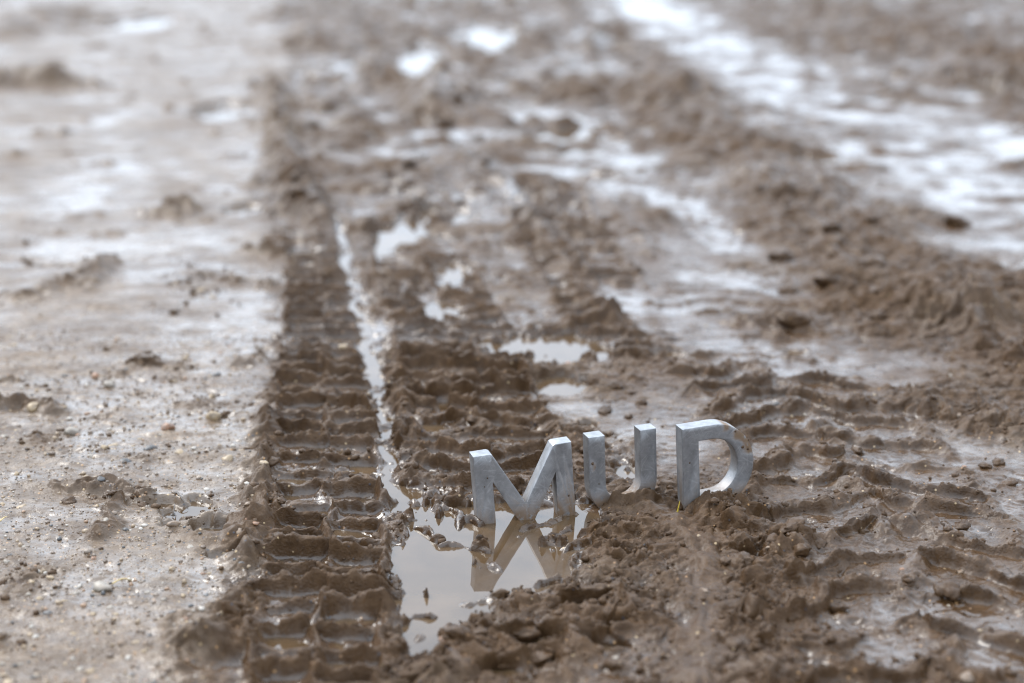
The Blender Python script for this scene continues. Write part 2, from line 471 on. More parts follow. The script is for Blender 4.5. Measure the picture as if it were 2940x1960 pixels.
def mesh_np(name, verts, quads, attrs=None, normals=None, mat=None, smooth=True):
    me = bpy.data.meshes.new(name)
    me.vertices.add(len(verts)); me.vertices.foreach_set('co', verts.astype(np.float32).ravel())
    n = len(quads); k = quads.shape[1]
    me.loops.add(n * k); me.loops.foreach_set('vertex_index', quads.astype(np.int32).ravel())
    me.polygons.add(n); me.polygons.foreach_set('loop_start', np.arange(0, n * k, k, dtype=np.int32))
    me.update(calc_edges=True)
    me.polygons.foreach_set('use_smooth', np.full(n, smooth))
    for an, av in (attrs or {}).items():
        a = me.attributes.new(an, 'FLOAT', 'POINT'); a.data.foreach_set('value', av.astype(np.float32))
    if mat: me.materials.append(mat)
    if normals is not None:
        me.normals_split_custom_set_from_vertices(normals.astype(np.float32))
    o = bpy.data.objects.new(name, me)
    COL.objects.link(o)
    return o


# ------------------------------------------------------------------ materials
class NT:
    def __init__(s, name):
        s.m = bpy.data.materials.new(name); s.m.use_nodes = True
        s.t = s.m.node_tree
        s.b = s.t.nodes['Principled BSDF']
        s.out = s.t.nodes['Material Output']
    def n(s, typ, **kw):
        nd = s.t.nodes.new('ShaderNode' + typ)
        for k, v in kw.items():
            if k in nd.inputs: s.set(nd.inputs[k], v)
            else: setattr(nd, k, v)
        return nd
    def set(s, inp, v):
        if isinstance(v, bpy.types.NodeSocket): s.t.links.new(v, inp)
        else: inp.default_value = v
    def noise(s, vec, scale, detail=2.0, rough=.5):
        nd = s.n('TexNoise'); s.set(nd.inputs['Vector'], vec)
        nd.inputs['Scale'].default_value = scale; nd.inputs['Detail'].default_value = detail; nd.inputs['Roughness'].default_value = rough
        return nd.outputs['Fac']
    def math(s, op, a, b=0.0, c=0.0, clamp=False):
        nd = s.n('Math', operation=op); nd.use_clamp = clamp
        for i, v in enumerate((a, b, c)): s.set(nd.inputs[i], v)
        return nd.outputs[0]
    def mix(s, f, a, b):
        nd = s.n('Mix', data_type='RGBA'); s.set(nd.inputs[0], f)
        for i, v in ((6, a), (7, b)):
            s.set(nd.inputs[i], v if isinstance(v, bpy.types.NodeSocket) else (*v, 1))
        return nd.outputs[2]
    def ramp(s, v, a, b, lo=0.0, hi=1.0):
        nd = s.n('MapRange'); s.set(nd.inputs[0], v)
        for i, q in enumerate((a, b, lo, hi)): s.set(nd.inputs[i + 1], q)
        return nd.outputs[0]
    def attr(s, name):
        return s.n('Attribute', attribute_name=name).outputs['Fac']


def mud_material():
    M = NT('wet_mud')
    tc = M.n('NewGeometry').outputs['Position']
    sand, wet, rough = M.attr('sand'), M.attr('wet'), M.attr('rough')
    n1 = M.noise(tc, 14, 4, .6); n2 = M.noise(tc, 90, 3, .6); n3 = M.noise(tc, 420, 2, .6)
    mud = M.mix(M.ramp(n1, .35, .68), (.034, .0172, .0070), (.058, .0310, .0142))
    mud = M.mix(M.ramp(n2, .40, .70, 0, .65), mud, (.080, .0450, .0220))
    mud = M.mix(M.ramp(n3, .55, .72, 0, .45), mud, (.012, .0058, .0024))
    dry = M.mix(M.ramp(n2, .3, .7), (.086, .058, .037), (.158, .113, .077))
    dry = M.mix(M.ramp(n1, .45, .70, 0, .55), dry, (.046, .028, .0155))
    col = M.mix(sand, mud, dry)
    # sand grains: tan, pale and dark specks
    v = M.n('TexVoronoi'); M.set(v.inputs['Vector'], tc); v.inputs['Scale'].default_value = 230
    sel = M.n('SeparateColor'); M.set(sel.inputs[0], v.outputs['Color'])
    near = M.ramp(v.outputs['Distance'], .34, .22)
    thr = M.ramp(sand, 0, 1, .955, .80)
    on = M.math('MULTIPLY', M.math('GREATER_THAN', sel.outputs[0], thr), near)
    cr = M.n('ValToRGB'); M.set(cr.inputs[0], sel.outputs[1])
    el = cr.color_ramp.elements
    el[0].color = (.045, .045, .052, 1); el[1].color = (.42, .37, .31, 1)
    for pos, c in ((.3, (.30, .17, .075)), (.55, (.36, .26, .15)), (.75, (.22, .13, .07))):
        q = el.new(pos); q.color = (*c, 1)
    cr.color_ramp.interpolation = 'CONSTANT'
    col = M.mix(M.math('MULTIPLY', on, .85), col, cr.outputs[0])
    M.set(M.b.inputs['Base Color'], col)
    rn = M.noise(tc, 55, 3, .6)
    r = M.ramp(wet, 0, .9, .45, .17)
    r = M.math('ADD', r, M.ramp(rn, .3, .7, -.10, .12), clamp=True)
    M.set(M.b.inputs['Roughness'], r)
    M.b.inputs['IOR'].default_value = 1.36
    M.set(M.b.inputs['Specular IOR Level'], M.ramp(wet, 0, .75, .20, .5))
    # film of water standing on the wettest mud
    M.set(M.b.inputs['Coat Weight'], M.ramp(M.math('ADD', wet, M.ramp(rn, .3, .7, -.25, .25)), .50, 1.0, 0, .9))
    M.b.inputs['Coat Roughness'].default_value = .10
    M.b.inputs['Coat IOR'].default_value = 1.33
    b1 = M.n('Bump'); b1.inputs['Strength'].default_value = 1.0
    hgt = M.math('ADD', M.math('MULTIPLY', n3, .0014), M.math('MULTIPLY', M.noise(tc, 1000, 2, .6), .0006))
    hgt = M.math('ADD', hgt, M.math('MULTIPLY', M.noise(tc, 190, 2, .5), .0010))
    hgt = M.math('ADD', hgt, M.math('MULTIPLY', on, .0007))
    M.set(b1.inputs['Height'], hgt); b1.inputs['Distance'].default_value = 1.0
    M.set(b1.inputs['Strength'], M.ramp(wet, .35, 1.0, .62, .25))
    M.set(M.b.inputs['Normal'], b1.outputs[0])
    b2 = M.n('Bump'); M.set(b2.inputs['Height'], hgt); b2.inputs['Distance'].default_value = 1.0; b2.inputs['Strength'].default_value = .14
    M.set(M.b.inputs['Coat Normal'], b2.outputs[0])
    return M.m


def water_material():
    M = NT('murky_water')
    tc = M.n('TexCoord').outputs['Object']
    n = M.ramp(M.noise(tc, 11, 5, .6), .3, .7)
    M.set(M.b.inputs['Base Color'], M.mix(n, (.040, .023, .0105), (.085, .053, .028)))
    M.b.inputs['Roughness'].default_value = .025
    M.b.inputs['IOR'].default_value = 1.45
    b = M.n('Bump'); M.set(b.inputs['Height'], M.math('MULTIPLY', M.noise(tc, 22, 1, .4), .0006))
    b.inputs['Distance'].default_value = 1.0; b.inputs['Strength'].default_value = .35
    M.set(M.b.inputs['Normal'], b.outputs[0])
    return M.m


MUD = mud_material()
WATER = water_material()

# ------------------------------------------------------------------ ground: one continuous lie of land, split where its surface changes
rows = [0.86]
while rows[-1] < 15.5:
    yy = rows[-1]
    rows.append(yy + (.0019 if yy < 1.22 else .0014 * (1 + 4 * max(0, yy - 1.8))))
Yr = np.array(rows)
half = 1176 / FPX * np.hypot(Yr, CAM_H) + .016
_in = np.linspace(-1.10, 1.10, 840)
_out = 1.10 + np.cumsum((_in[1] - _in[0]) * 1.055 ** np.arange(1, 61))     # the mesh grows coarser to either side
U = np.concatenate([-_out[::-1], _in, _out])
NC = len(U)
GX = U[None, :] * half[:, None]
GY = np.repeat(Yr[:, None], NC, 1)
SPC = np.maximum(np.gradient(U)[None, :] * half[:, None], (np.gradient(Yr) * .8)[:, None])
Z, SAND, WET, ROUGH, G = land(GX.ravel(), GY.ravel(), SPC.ravel())
NR = len(Yr)
Z = Z.reshape(NR, NC)
# lean the lumps a little so that some of them overhang
lean = np.clip(G.reshape(NR, NC), 0, .02)
GX2 = GX + lean * .45 * perlin(GX, GY, .03, 70)
GY2 = GY - lean * (.25 + .5 * perlin(GX, GY, .03, 71))


def grid_normals(X, Y, Zz):
    P = np.stack([X, Y, Zz], -1)
    du = np.gradient(P, axis=1); dv = np.gradient(P, axis=0)
    n = np.cross(du, dv)
    return n / np.linalg.norm(n, axis=-1, keepdims=True)


NRM = grid_normals(GX2, GY2, Z)
V = np.stack([GX2, GY2, Z], -1).reshape(-1, 3)
NV = NRM.reshape(-1, 3)
idx = np.arange(NR * NC).reshape(NR, NC)
Q = np.stack([idx[:-1, :-1], idx[:-1, 1:], idx[1:, 1:], idx[1:, :-1]], -1)
qx = GX[:-1, :-1]; qy = GY[:-1, :-1]
is_track = (np.abs(qx - trk_c(qy)) < trk_w(qy) * 1.02) & (qy < 2.55)
is_road = (qx < road_edge(qy)) & ~is_track
for nm, mask in (('tyre_track', is_track), ('dirt_road', is_road), ('muddy_ground', ~is_track & ~is_road)):
    q = Q[mask]
    used = np.zeros(NR * NC, bool); used[q.ravel()] = True
    remap = np.cumsum(used) - 1
    o = mesh_np(nm, V[used], remap[q], dict(sand=SAND[used], wet=WET[used], rough=ROUGH[used]), NV[used], MUD)
    tag(o, kind='structure')

# the same land further out, to the horizon and behind the viewer
ax = np.sinh(np.linspace(-7.2, 7.2, 440)) * .55
ay = np.sinh(np.linspace(-6.4, 7.2, 440)) * .55 + 1.4
OX, OY = np.meshgrid(ax, ay)
SPo = np.maximum(np.gradient(ax)[None, :], np.gradient(ay)[:, None]) + 0 * OX
Zo, So, Wo, Ro, Go = land(OX.ravel(), OY.ravel(), SPo.ravel())
rr = np.hypot(OX, OY)
Zo = Zo.reshape(OX.shape)
Zo = np.clip(Zo, .001, .2) * np.clip(20 / np.maximum(rr, 1), 0, 1)
hw = U[-1] * (1176 / FPX * np.hypot(OY, CAM_H) + .016)
mg = np.maximum(.05, 1.6 * SPo)
inside = (OY > .86) & (OY < 15.5) & (np.abs(OX) < hw)
deep = (OY > .86 + mg) & (OY < 15.5 - mg) & (np.abs(OX) < hw - mg)
Zo = np.where(deep, -.09, np.where(inside, Zo - .004, Zo))
idx2 = np.arange(OX.size).reshape(OX.shape)
Q2 = np.stack([idx2[:-1, :-1], idx2[:-1, 1:], idx2[1:, 1:], idx2[1:, :-1]], -1).reshape(-1, 4)
o = mesh_np('ground', np.stack([OX, OY, Zo], -1).reshape(-1, 3), Q2, dict(sand=So, wet=Wo, rough=Ro), None, MUD)
tag(o, kind='structure')

# ------------------------------------------------------------------ water standing in the hollows
zs = Z[::2, ::2]; wxg = GX[::2, ::2]; wyg = GY[::2, ::2]
low = zs < .0004
lowq = low[:-1, :-1] | low[1:, :-1] | low[:-1, 1:] | low[1:, 1:]
# grow by one cell so that the sheet always runs under the mud
gq = lowq.copy()
gq[1:] |= lowq[:-1]; gq[:-1] |= lowq[1:]; gq[:, 1:] |= lowq[:, :-1]; gq[:, :-1] |= lowq[:, 1:]
nr2, nc2 = zs.shape
idw = np.arange(nr2 * nc2).reshape(nr2, nc2)
QW = np.stack([idw[:-1, :-1], idw[:-1, 1:], idw[1:, 1:], idw[1:, :-1]], -1)
VW = np.stack([wxg, wyg, np.zeros_like(wxg)], -1).reshape(-1, 3)
seeds = [gp(1060, 1290), gp(1262, 806), gp(1290, 890), gp(950, 545), gp(1040, 670), gp(1305, 315), gp(1110, 85), gp(955, 150), gp(2050, 290), gp(2250, 470), gp(1560, 60), gp(520, 265), gp(560, 490),
         gp(440, 1190), gp(1600, 520), gp(1650, 790), gp(845, 800), gp(720, 1100), gp(700, 1450), gp(2100, 1100), gp(300, 60), gp(1350, 985)]
cqx = wxg[:-1, :-1]; cqy = wyg[:-1, :-1]
best = np.full(cqx.shape, 1e9); who = np.zeros(cqx.shape, int)
for i, (sx, sy) in enumerate(seeds):
    dd = np.hypot((cqx - sx) * 2, (cqy - sy)) / max(sy, .5)
    k = dd < best
    best[k] = dd[k]; who[k] = i
for i in range(len(seeds)):
    m = gq & (who == i)
    if m.sum() < 12:
        continue
    q = QW[m]
    used = np.zeros(nr2 * nc2, bool); used[q.ravel()] = True
    remap = np.cumsum(used) - 1
    o = mesh_np('puddle', VW[used], remap[q], None, None, WATER)
    tag(o, kind='structure')
#NEXT
# ------------------------------------------------------------------ the three metal letters
def metal_material():
    M = NT('brushed_aluminium')
    tc = M.n('TexCoord').outputs['Object']
    def comb(ang, sx, sz, off=0.0):
        a_ = M.n('Mapping'); M.set(a_.inputs['Vector'], tc); a_.inputs['Rotation'].default_value = (0, ang, 0)
        b_ = M.n('Mapping'); M.set(b_.inputs['Vector'], a_.outputs[0]); b_.inputs['Scale'].default_value = (sx, 300, sz); b_.inputs['Location'].default_value = (off, 0, off)
        return b_.outputs[0]
    br = M.noise(comb(.8, 2600, 160), 1.0, 2, .6)
    br2 = M.noise(comb(-.5, 1800, 150), 1.0, 3, .6)
    cloud = M.ramp(M.noise(tc, 75, 5, .7), .34, .66)
    # fine hairline scratches in several directions
    sc = None
    for k, (ang, dens) in enumerate(((.4, 60), (1.3, 75), (-.7, 50), (2.2, 85))):
        w = comb(ang, dens * 4, dens * .35, k * 3.1)
        v = M.n('TexVoronoi', feature='DISTANCE_TO_EDGE'); M.set(v.inputs['Vector'], w); v.inputs['Scale'].default_value = .8
        line = M.math('MULTIPLY', M.ramp(v.outputs['Distance'], .04, .0), M.ramp(M.noise(tc, 70 + 13 * k, 2), .50, .62))
        sc = line if sc is None else M.math('MAXIMUM', sc, line)
    col = M.mix(cloud, (.215, .217, .222), (.345, .348, .356))
    col = M.mix(M.ramp(br, .40, .62, 0, .16), col, (.27, .272, .28))
    col = M.mix(M.math('MULTIPLY', sc, .20), col, (.80, .81, .83))
    # dried splashes of mud
    dm = M.attr('stain')
    spl = M.math('MULTIPLY', dm, M.ramp(M.noise(tc, 150, 5, .7), .33, .47))
    grime = M.math('MULTIPLY', M.ramp(M.noise(tc, 260, 4, .7), .62, .72), .35)
    dirt = M.math('MAXIMUM', spl, grime, clamp=True)
    M.set(M.b.inputs['Base Color'], M.mix(dirt, col, (.115, .070, .038)))
    M.set(M.b.inputs['Metallic'], M.ramp(dirt, 0, 1, .93, 0))
    r = M.ramp(br2, .3, .7, .38, .47)
    M.set(M.b.inputs['Roughness'], M.math('ADD', r, M.math('MULTIPLY', dirt, .3), clamp=True))
    b = M.n('Bump'); b.inputs['Distance'].default_value = 1.0; b.inputs['Strength'].default_value = .14
    hh = M.math('ADD', M.math('MULTIPLY', br, .00018), M.math('MULTIPLY', sc, -.00025))
    M.set(b.inputs['Height'], hh); M.set(M.b.inputs['Normal'], b.outputs[0])
    return M.m


METAL = metal_material()
TH = .0168
LS = .925 / 1000


def arc(cx, cy, rx, ry, a0, a1, n=18):
    return [(cx + rx * math.cos(math.radians(a0 + (a1 - a0) * i / n)), cy + ry * math.sin(math.radians(a0 + (a1 - a0) * i / n))) for i in range(n + 1)]


OUT = {
    'M': [[(0, 0), (18, 0), (18, 63), (47.5, 7), (57.5, 7), (87, 63), (87, 0), (105, 0), (105, 92), (88, 92), (85.5, 90.8), (52.5, 31), (19.5, 90.8), (17, 92), (0, 92)]],
    'U': [[(0, 93), (0, 38)] + arc(38, 38, 38, 38, 180, 360)[1:] + [(76, 93), (58.5, 93)] + arc(38, 38, 20.5, 20.5, 360, 180) + [(17.5, 93)]],
    'D': [[(0, 0), (34, 0)] + arc(34, 46.5, 46, 46.5, -90, 90, 30)[1:] + [(0, 93)],
          [(17.5, 15), (17.5, 78), (34, 78)] + arc(34, 46.5, 28.5, 31.5, 90, -90, 26)[1:]],
}


def letter(ch, name, label, anchor, world_pt, yaw, roll, pitch=0.0, stains=()):
    """anchor: a point (mm) on the letter's front face that sits at world_pt"""
    cu = bpy.data.curves.new(name, 'CURVE'); cu.dimensions = '2D'; cu.fill_mode = 'BOTH'
    for loop in OUT[ch]:
        sp_ = cu.splines.new('POLY'); sp_.points.add(len(loop) - 1); sp_.use_cyclic_u = True
        for p, (a, b) in zip(sp_.points, loop): p.co = (a * LS, b * LS, 0, 1)
    cu.extrude = TH / 2 - .0004; cu.bevel_depth = .0004; cu.bevel_resolution = 1
    tmp = bpy.data.objects.new(name, cu); COL.objects.link(tmp)
    dg = bpy.context.evaluated_depsgraph_get()
    me = bpy.data.meshes.new_from_object(tmp.evaluated_get(dg))
    bpy.data.objects.remove(tmp); bpy.data.curves.remove(cu)
    bm = bmesh.new(); bm.from_mesh(me)
    bmesh.ops.remove_doubles(bm, verts=bm.verts, dist=1e-6)
    bmesh.ops.transform(bm, matrix=Matrix.Translation((0, TH / 2, 0)) @ Matrix.Rotation(math.pi / 2, 4, 'X'), verts=bm.verts)
    bmesh.ops.triangulate(bm, faces=[f for f in bm.faces if len(f.verts) > 4])
    # fine enough for the mud marks to be placed on it
    for _ in range(3):
        bmesh.ops.subdivide_edges(bm, edges=[e for e in bm.edges if e.calc_length() > .006], cuts=1)
    bm.normal_update()
    bm.to_mesh(me); bm.free()
    me.name = name
    for p in me.polygons: p.use_smooth = True
    me.set_sharp_from_angle(angle=math.radians(28))
    at = me.attributes.new('stain', 'FLOAT', 'POINT')
    for v in me.vertices:
        s = 0
        for (sx, sz, sr) in stains:
            s = max(s, 1 - ((v.co.x / LS - sx) ** 2 + (v.co.z / LS - sz) ** 2) / (sr * sr))
        foot = 1 - (v.co.z / LS - anchor[1] - .10 * v.co.x / LS) / 20      # splashed round its foot
        at.data[v.index].value = max(0, min(1, s * 1.6), min(1.0, foot))
    me.materials.clear(); me.materials.append(METAL)
    o = bpy.data.objects.new(name, me); COL.objects.link(o)
    R = (Matrix.Rotation(yaw, 3, 'Z') @ Matrix.Rotation(pitch, 3, 'X') @ Matrix.Rotation(roll, 3, 'Y'))
    a = R @ Vector((anchor[0] * LS, 0, anchor[1] * LS))
    o.matrix_world = Matrix.Translation(Vector(world_pt) - a) @ R.to_4x4()
    tag(o, label, 'letter', 'metal letters standing in the mud')
    return o


Rd = math.radians
letM = letter('M', 'metal_letter', 'brushed aluminium capital letter M standing in the muddy puddle', (0, 17), (*gp(1100, 1205), 0), Rd(15), Rd(-4), 0, ())
letU = letter('U', 'metal_letter', 'scratched aluminium capital letter U sunk to its curve in mud', (8, 16.5), (*gp(1373, 1159, .005), .005), Rd(17), Rd(-2.5), 0, ((6, 60, 5),))
letD = letter('D', 'metal_letter', 'aluminium capital letter D with brown mud smears on its bowl', (0, 4), (*gp(1573, 1169, .006), .006), Rd(17), Rd(-3.5), 0, ((64, 78, 9), (76, 62, 10), (50, 88, 6), (72, 72, 8)))



def speck(parent, px, pz, r, seed):
    bm = bmesh.new(); bmesh.ops.create_icosphere(bm, subdivisions=2, radius=1)
    for v in bm.verts:
        v.co *= 1 + .35 * mnoise.noise(v.co * 1.7 + Vector((seed, 0, seed)))
        v.co = Vector((v.co.x * r, v.co.y * r * .5, v.co.z * r * 1.1))
    me = bpy.data.meshes.new('mud_speck'); bm.to_mesh(me); bm.free()
    for p in me.polygons: p.use_smooth = True
    for an, val in (('sand', .1), ('wet', .3), ('rough', .5)):
        a = me.attributes.new(an, 'FLOAT', 'POINT'); a.data.foreach_set('value', np.full(len(me.vertices), val, np.float32))
    me.materials.append(MUD)
    o = bpy.data.objects.new('mud_speck', me); COL.objects.link(o)
    o.parent = parent; o.location = (px * LS, -.0001, pz * LS)


for i_, (lt, px, pz, r) in enumerate(((letU, 3.5, 64, .0014), (letU, 10, 40, .0007), (letM, 13, 67, .0008), (letM, 99, 33, .0010), (letM, 9, 58, .0006),
                                      (letD, 68, 63, .0015), (letD, 7, 55, .0008), (letD, 60, 82, .0010), (letD, 75, 70, .0009), (letD, 74, 60, .0012))):
    speck(lt, px, pz, r, i_ * 1.7)

# ------------------------------------------------------------------ pebbles, clods, crumbs, twigs
random.seed(5)
R_ = np.random.default_rng(21)


def plain(name, col, rough=.45, var=.25, bump=.0006, scale=260):
    M = NT(name)
    tc = M.n('TexCoord').outputs['Object']
    n = M.noise(tc, 2.6, 4, .65)
    d = tuple(c * (1 - var * 1.6) for c in col); l = tuple(min(1, c * (1 + var)) for c in col)
    c = M.mix(M.ramp(n, .3, .7), d, l)
    mudf = M.ramp(M.noise(tc, 1.3, 4, .7), .45, .60, 0, .7)      # smeared with mud
    M.set(M.b.inputs['Base Color'], M.mix(mudf, c, (.085, .060, .042)))
    M.set(M.b.inputs['Roughness'], M.ramp(n, .3, .7, rough - .1, rough + .12))
    b = M.n('Bump'); M.set(b.inputs['Height'], M.math('MULTIPLY', n, bump)); b.inputs['Distance'].default_value = 1; b.inputs['Strength'].default_value = .8
    M.set(M.b.inputs['Normal'], b.outputs[0])
    return M.m


def lump_mesh(name, sub, jag, seed, flat, mat, attrs=None, freq=1.6):
    bm = bmesh.new(); bmesh.ops.create_icosphere(bm, subdivisions=sub, radius=1)
    off = Vector((seed * 3.7, seed * 1.3, seed * 2.1))
    for v in bm.verts:
        p = v.co.copy()
        k = 1 + jag * (mnoise.noise(p * freq + off) + .6 * mnoise.noise(p * freq * 2.3 + off) + .35 * mnoise.noise(p * freq * 5 + off))
        v.co = p * k
        v.co.z *= flat
    me = bpy.data.meshes.new(name); bm.to_mesh(me); bm.free()
    for p in me.polygons: p.use_smooth = True
    for an, val in (attrs or {}).items():
        a = me.attributes.new(an, 'FLOAT', 'POINT')
        a.data.foreach_set('value', np.full(len(me.vertices), val, np.float32))
    me.materials.append(mat)
    return me


def heights(pts):
    p = np.array(pts, float)
    r = land(p[:, 0].copy(), p[:, 1].copy(), np.full(len(p), .002))
    return r[0], r[3]


PEB = {
    'tan': ((.27, .19, .105), 'tan'), 'pale': ((.25, .21, .165), 'pale grey'), 'slate': ((.050, .048, .047), 'dark slate grey'),
    'rust': ((.22, .105, .05), 'rusty orange'), 'brown': ((.17, .11, .065), 'brown'),
}
peb_mesh = {k: [lump_mesh('pebble', 2, .28, 10 * i + j, .7, plain('stone_' + k, c[0])) if j == 0 else None for j in range(1)] for i, (k, c) in enumerate(PEB.items())}
for i, k in enumerate(PEB):
    mt = peb_mesh[k][0].materials[0]
    peb_mesh[k] += [lump_mesh('pebble', 2, .50, 10 * i + j + 1, .50 + .10 * j, mt, None, 1.2) for j in range(4)]


def pebble(x, y, z, r, kind, label, group=None, sink=.55):
    o = bpy.data.objects.new('pebble', random.choice(peb_mesh[kind]))
    COL.objects.link(o)
    a, b = r * random.uniform(.85, 1.25), r * random.uniform(.75, 1.05)
    o.scale = (a, b, r * random.uniform(.75, 1.0))
    o.rotation_euler = (random.uniform(-.3, .3), random.uniform(-.3, .3), random.uniform(0, 6.3))
    o.location = (x, y, z + r * (.55 - sink))
    tag(o, label, 'pebble', group)
    return o


special = [  # seen singly
    (490, 955, 20, 'tan', 'largest yellow tan pebble lying alone on the wet road'),
    (236, 1345, 23, 'pale', 'flat whitish stone pressed into the road beside small pebbles'),
    (588, 1222, 9, 'rust', 'bright orange pebble in the crumbly berm beside the tyre track'),
    (78, 938, 19, 'tan', 'tan stone on the low clod bank across the road'),
    (395, 1300, 8, 'tan', 'small tan pebble beside the shallow road puddle'),
    (395, 1160, 7, 'slate', 'dark chip standing in the shallow road puddle'),
    (72, 1338, 8, 'tan', 'yellow pebble on bare sandy road apart from the stones'),
    (548, 1238, 12, 'brown', 'brown stone on the slope of the crumbly berm'),
    (262, 1180, 10, 'brown', 'brown stone in the low clod bank on the road'),
    (2185, 1270, 14, 'rust', 'rusty orange chip in slimy mud beside the letter D side'),
    (250, 880, 15, 'pale', 'pale blurred stone beside the tan pebbles on the road'),
    (385, 985, 18, 'rust', 'long reddish stone sunk flat in the road'),
    (165, 990, 17, 'pale', 'pale stone half sunk beside the clod bank on road'),
    (715, 1222, 5, 'pale', 'tiny white grain on a bar of the tyre track'),
    (790, 800, 12, 'tan', 'tan stone caught in a bar of the tyre track'),
]
pts = [gp(q[0], q[1], .010) for q in special]
hz, _ = heights(pts)
for q, (x, y), z in zip(special, pts, hz):
    pebble(x, y, max(z, -.002), q[2] * math.hypot(y, CAM_H) / FPX, q[3], q[4], None, .40)
cand = []
while len(cand) < 190:
    X, Y = random.uniform(0, 2352), random.uniform(640, 1568)
    onroad = X < np.interp(Y, [640, 900, 1100, 1250, 1568], [650, 640, 610, 590, 470])
    if not onroad and random.random() > .10:
        continue
    cand.append((X, Y, onroad))
pts = [gp(c[0], c[1], .010) for c in cand]
hz, _ = heights(pts)
for (X, Y, onroad), (x, y), z in zip(cand, pts, hz):
    if z < .0005:
        continue
    ROADMARKS = (((490, 955), 'near the largest yellow pebble'), ((236, 1345), 'near the flat whitish stone'), ((200, 1145), 'near the low clod bank across the road'), ((430, 1180), 'near the shallow road puddle'),
                 ((600, 1180), 'against the crumbly tyre track berm'), ((640, 850), 'along the edge of the far tyre track'), ((380, 985), 'near the long reddish stone'), ((250, 880), 'near the pale blurred stone'), ((480, 1500), 'beside the lumps at the near end of the track'), ((150, 670), 'near the brown clods far along the road'))
    MUDMARKS = (((750, 1000), 'in the ribbed tyre track'), ((1050, 1000), 'in the churned mud behind letter M'), ((1500, 1000), 'behind letters U and D'), ((1750, 1350), 'in the crumbled heap before letter D'), ((2100, 1150), 'on the slimy mud flat beyond letter D'), ((1270, 820), 'by the pale puddle behind the letters'), ((1150, 1480), 'in the rough mud before the big puddle'), ((2200, 800), 'by the dark clods of the far berm'))
    near_ = min(ROADMARKS if onroad else MUDMARKS, key=lambda q: (q[0][0] - X) ** 2 + 4 * (q[0][1] - Y) ** 2)[1]
    k = random.choices(list(PEB), (5, 3, 1.6, 1.6, 4))[0]
    r = min(.0062, .0012 + .0012 * random.paretovariate(2.4) * (.8 + .2 * y))
    sz = 'tiny' if r < .0030 else 'small' if r < .0042 else 'bean sized'
    pebble(x, y, z, r, k, f'{sz} {PEB[k][1]} pebble {near_}', f'{sz} {PEB[k][1]} pebbles {near_}', .68)

# clods of mud that have come loose
clod_mesh = [lump_mesh('mud_clod', 3, .42, 60 + i, .62, MUD, dict(sand=0, wet=.30, rough=1), 1.9) for i in range(7)]
CL = [  # region corners, how many, size range (m), label, group
    ((600, 1060, 655, 1260), 9, (.004, .008), 'crumbly brown mud clod on the berm edging the tyre track', 'clods on the tyre track berm'),
    ((860, 1080, 930, 1260), 7, (.004, .009), 'dark mud clod between the tyre track and the big puddle', 'clods between tyre track and puddle'),
    ((1640, 1190, 1880, 1480), 20, (.004, .011), 'lumpy mud clod in the crumbled heap before the letter D', 'clods in the crumbled heap'),
    ((930, 900, 1330, 1100), 18, (.005, .011), 'churned mud clod behind the letter M', 'clods behind the letter M'),
    ((1320, 860, 1720, 1080), 12, (.005, .010), 'churned mud clod behind the letters U and D', 'clods behind the letters U and D'),
    ((1900, 950, 2340, 1420), 16, (.004, .009), 'brown mud clod lying on the slimy smooth mud flat', 'clods on the slimy flat'),
    ((130, 1135, 330, 1155), 6, (.004, .007), 'brown clod in the low bank across the sandy road', 'clods in the road bank'),
    ((1000, 1420, 1450, 1560), 12, (.005, .011), 'mud clod on the rough ground before the big puddle', 'clods before the big puddle'),
    ((1750, 480, 2250, 760), 14, (.010, .026), 'dark clod on the berm beside the pale wet strip', 'clods on the far berm'),
    ((640, 300, 720, 600), 8, (.008, .020), 'dark clod on the bank between road and far tyre track', 'clods on the road bank far off'),
    ((820, 180, 1120, 420), 10, (.010, .026), 'brown clod amid the puddles far up the lane', 'clods far up the lane'),
]
for (x0, y0, x1, y1), n, (r0, r1), lab, grp in CL:
    P = [gp(random.uniform(x0, x1), random.uniform(y0, y1), .010) for _ in range(n)]
    hz, _ = heights(P)
    for (x, y), z in zip(P, hz):
        if z < -.001:
            continue
        r = random.uniform(r0, r1) * random.choice((.7, .85, 1))
        o = bpy.data.objects.new('mud_clod', random.choice(clod_mesh)); COL.objects.link(o)
        o.scale = (r * random.uniform(.9, 1.5), r * random.uniform(.8, 1.2), r * random.uniform(.7, 1.1))
        o.rotation_euler = (random.uniform(-.4, .4), random.uniform(-.4, .4), random.uniform(0, 6.3))
        o.location = (x, y, z + r * .05)
        f_ = (r - r0 * .7) / (r1 - r0 * .7)
        sz = 'small' if f_ < .33 else 'middling' if f_ < .62 else 'big'
        tag(o, sz + ' ' + lab, 'mud clod', sz + ' ' + grp)


